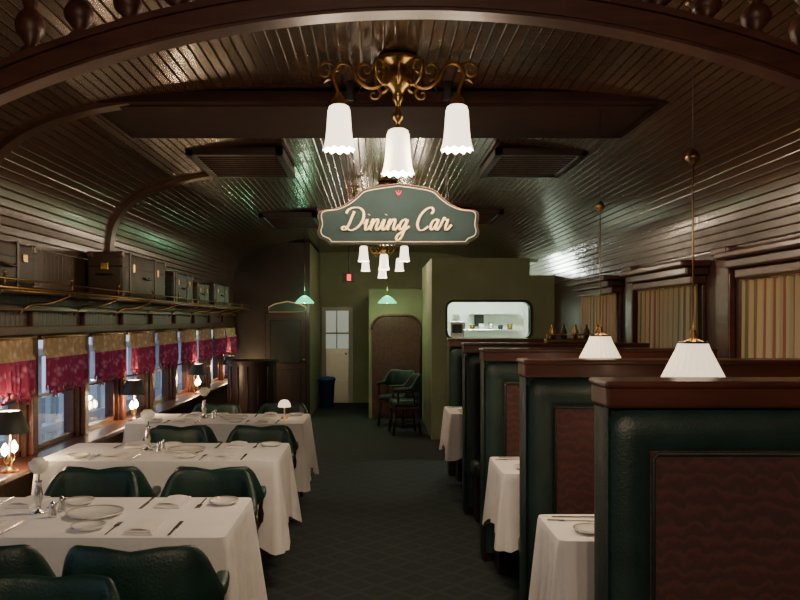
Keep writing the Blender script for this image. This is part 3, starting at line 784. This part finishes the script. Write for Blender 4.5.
for (cx, cz_, sx, sz) in ((.97, 1.36, 1, 1), (2.07, 1.36, -1, 1), (.97, 1.84, 1, -1), (2.07, 1.84, -1, -1)):
    arcp = [(cx+sx*(.09-.09*cos(a*pi/12)), cz_+sz*(.09-.09*sin(a*pi/12))) for a in range(7)]
    f_.add([(cx, py+.02, cz_)]+[(x, py+.02, z) for x, z in arcp], [[0, i+1, i+2] for i in range(6)], 'gwall', False)
f_.obj('window_30')
kx = MB(); kx.box(PX+.1, XR, 12.9, 13.0, 0, 2.5, 'kwall'); kx.box(PX+.101, PX+.105, py+.1, 12.9, 0, 2.43, 'kwall'); kx.box(XR-.01, XR-.005, py+.1, 12.9, 0, 2.1, 'kwall')
kx.obj('wall_kitchen')
kx = MB(); kx.box(PX+.1, XR-.2, py+.1, 12.9, 2.38, 2.42, 'kwall'); kx.obj('ceiling_kitchen')
kx = MB(); kx.box(1.0, 2.3, 12.65, 12.88, 1.43, 1.45, 'silver', .004)
kx.box(1.5, 2.3, 12.65, 12.88, 1.68, 1.70, 'silver', .004)
for q in range(8):
    kx.lathe([(0, 0), (.035, 0), (.045, .07+.02*(q % 3)), (0, .07+.02*(q % 3))], (1.1+.15*q, 12.76, 1.45), ('china', 'silver', 'black', 'dbrass')[q % 4], 14)
kx.obj('kitchen_shelf')
kx = MB(); kx.box(1.05, 1.25, 11.2, 11.5, 0, 1.58, 'silver', .01); kx.box(1.08, 1.22, 11.19, 11.2, 1.42, 1.54, 'black'); kx.lathe([(0, 0), (.06, 0), (.06, .1), (0, .1)], (1.15, 11.35, 1.58), 'china', 16); kx.obj('coffee_machine')
kx = MB(); kx.box(1.6, 1.75, 12.86, 12.9, 1.5, 1.68, 'black', .005); kx.box(1.62, 1.73, 12.855, 12.86, 1.52, 1.66, 'leatherg'); kx.obj('wall_menu_board')
kx = MB(); kx.box(1.0, 2.1, 11.7, 11.82, 2.29, 2.33, 'tubelight', .01); kx.box(.95, 2.15, 11.66, 11.86, 2.33, 2.378, 'silver', .01); kx.obj('kitchen_light')
w = MB(); w.box(-.1, PX, 13.0, 13.1, 0, 2.1, 'gwall'); w.box(-.1, 0, 13.1, 15.5, 0, 2.1, 'gwall'); w.obj('wall_middle')
w = MB(); o = [(-.05, 0), (.74, 0), (.74, 1.45)]+[(.74-.22+.22*cos(a*pi/16), 1.45+.22*sin(a*pi/16)) for a in range(1, 9)]+[(.17+.22*cos(pi/2+a*pi/16), 1.45+.22*sin(pi/2+a*pi/16)) for a in range(0, 9)]
w.extrude(o, .045, 'wood', Matrix.Translation((0, 12.95, 0))); w.tube([(x, 12.945, z) for x, z in o[1:]], .02, 'wood', 8); w.obj('door_2')
w = MB(); w.box(XL, -1.03, 15.5, 15.6, 0, 3.0, 'gwall'); w.box(-.43, XR, 15.5, 15.6, 0, 3.0, 'gwall'); w.box(-1.03, -.43, 15.5, 15.6, 1.85, 3.0, 'gwall'); w.obj('wall_far')
d = MB(); d.box(-1.03, -.95, 15.46, 15.5, 0, 1.85, 'doorw', .005); d.box(-.51, -.43, 15.46, 15.5, 0, 1.85, 'doorw', .005); d.box(-.95, -.51, 15.46, 15.5, 1.78, 1.85, 'doorw', .005)
d.box(-.95, -.51, 15.47, 15.5, 0, 1.05, 'steel', .005); d.box(-.95, -.51, 15.49, 15.5, 1.05, 1.78, 'doorp'); d.box(-.92, -.54, 15.455, 15.475, .05, .45, 'steel', .005); d.box(-.95, -.51, 15.47, 15.5, 1.33, 1.36, 'doorw'); d.box(-.75, -.73, 15.47, 15.5, 1.05, 1.78, 'doorw')
d.lathe([(0, 0), (.02, .01), (.02, .03), (0, .04)], (0, 0, 0), 'brass', T=Matrix.Translation((-.56, 15.46, .95)) @ Matrix.Rotation(pi/2, 4, 'X')); d.obj('door_1')
w = MB(); w.box(XL, -1.06, 13.0, 13.1, 0, 2.86, 'woodd'); w.box(-1.16, -1.06, 13.1, 15.5, 0, 2.86, 'gwall'); w.obj('wall_closet')
d = MB(); d.box(-1.78, -1.12, 12.96, 13.0, 0, 1.72, 'woodd', .008); d.box(-1.70, -1.2, 12.945, 12.965, .9, 1.6, 'black', .01); d.box(-1.70, -1.2, 12.945, 12.965, .15, .8, 'woodd', .01)
d.lathe([(0, 0), (.025, .01), (.025, .03), (0, .04)], (0, 0, 0), 'brass', T=Matrix.Translation((-1.15, 12.96, .95)) @ Matrix.Rotation(pi/2, 4, 'X')); d.obj('door_3')
d = MB(); o = [(-.3, 0), (.3, 0), (.3, .08), (.2, .13), (0, .17), (-.2, .13), (-.3, .08)]; d.extrude(o, .03, 'leatherg'); d.tube([(x, 0, z) for x, z in o], .01, 'gold', 6, closed=True); d.obj('wall_plaque', (-1.42, 12.96, 1.73))
h = MB()
h.grid(lambda u, v: (.48*cos(pi+pi*u), .32*sin(pi+pi*u), 1.04*v), 30, 2, 'woodd'); h.box(-.48, .48, -.0, .25, 0, 1.04, 'woodd', .01)
top = [(.52*cos(pi+pi*k_/24), .36*sin(pi+pi*k_/24)) for k_ in range(25)]+[(.52, .28), (-.52, .28)]
n_ = len(top); h.add([(x, y, 1.04) for x, y in top]+[(x, y, 1.075) for x, y in top], [list(range(n_))[::-1], [n_+i for i in range(n_)]]+[[i, (i+1) % n_, n_+(i+1) % n_, n_+i] for i in range(n_)], 'woodd', False)
for q in range(7):
    a = pi+pi*(q+.5)/7; h.tube([(.485*cos(a), .325*sin(a), .08), (.485*cos(a), .325*sin(a), 1.0)], .014, 'woodd', 6)
h.obj('host_stand', (-1.62, 10.5, 0), 0, (.62, 1, 1))
t_ = MB(); t_.lathe([(0, 0), (.12, 0), (.15, .5), (.165, .5), (.165, .53), (.14, .56), (0, .58)], (0, 0, 0), 'blue', 24); t_.obj('trash_bin', (-.88, 14.6, 0))
inst('dining_armchair', cm, (.33, 12.1, 0), 2.6)
inst('dining_armchair', cm, (.42, 11.3, 0), 1.7)
for x in (-1.09, .19):
    p = MB(); p.lathe([(.0, .12), (.03, .115), (.07, .09), (.13, .03), (.15, 0), (.145, 0), (.12, .03), (.06, .085)], (0, 0, 1.86), 'ggreen', 28)
    p.tube([(0, 0, 1.97), (0, 0, zceil(x)-.005)], .006, 'dbrass', 6); p.lathe([(0, 0), (.02, .01), (.03, .04), (0, .08)], (0, 0, 1.86), 'bulb', 12)
    emp = bpy.data.objects.new('green_pendant_lamp', None); emp.location = (x, 12.4, 0); COL.objects.link(emp)
    inst('shade_and_cord', p.mesh('green_pendant'), parent=emp)
    point('green_light', (0, 0, 1.84), 6, (.85, 1, .6), .04, emp); point('green_uplight', (0, 0, 2.05), 2.0, (.3, 1, .5), .04, emp)
x_ = MB(); x_.box(-.1, .1, 0, .04, 0, .14, 'black', .005); x_.box(-.03, .03, -.004, 0, .02, .12, 'exit'); x_.tube([(0, .02, .14), (0, .02, zceil(-.4)-2.205)], .008, 'black'); x_.obj('exit_sign', (-.41, 12.6, 2.2))
c = MB(); c.box(0, .5, 0, .13, 0, .03, 'dbrass', .005); c.tube([(0, .0, .07), (.5, 0, .07)], .006, 'brass')
for xx in (0, .25, .5): c.tube([(xx, 0, .02), (xx, 0, .07)], .005, 'brass')
for q in range(5): c.lathe([(0, 0), (.025, 0), (.025, .07), (.01, .10), (.01, .12), (0, .12)], (.06+.095*q, .07, .03), ('brass', 'leather')[q % 2], 12)
c.obj('bottle_caddy', (1.42, 6.605, 1.411))

# ---------------------------------------------------------------- world + camera
W = bpy.data.worlds.new('World'); S.world = W; W.use_nodes = True
W.node_tree.nodes['Background'].inputs[0].default_value = (.58, .68, .85, 1); W.node_tree.nodes['Background'].inputs[1].default_value = 2.0
cd = bpy.data.cameras.new('camera'); cd.sensor_width = 36; cd.lens = 36; cd.shift_x = 25/800; cd.shift_y = 20/800; cd.clip_start = .05
co = bpy.data.objects.new('camera', cd); co.location = (0, 0, 1.6); co.rotation_euler = (pi/2, 0, 0); COL.objects.link(co); S.camera = co
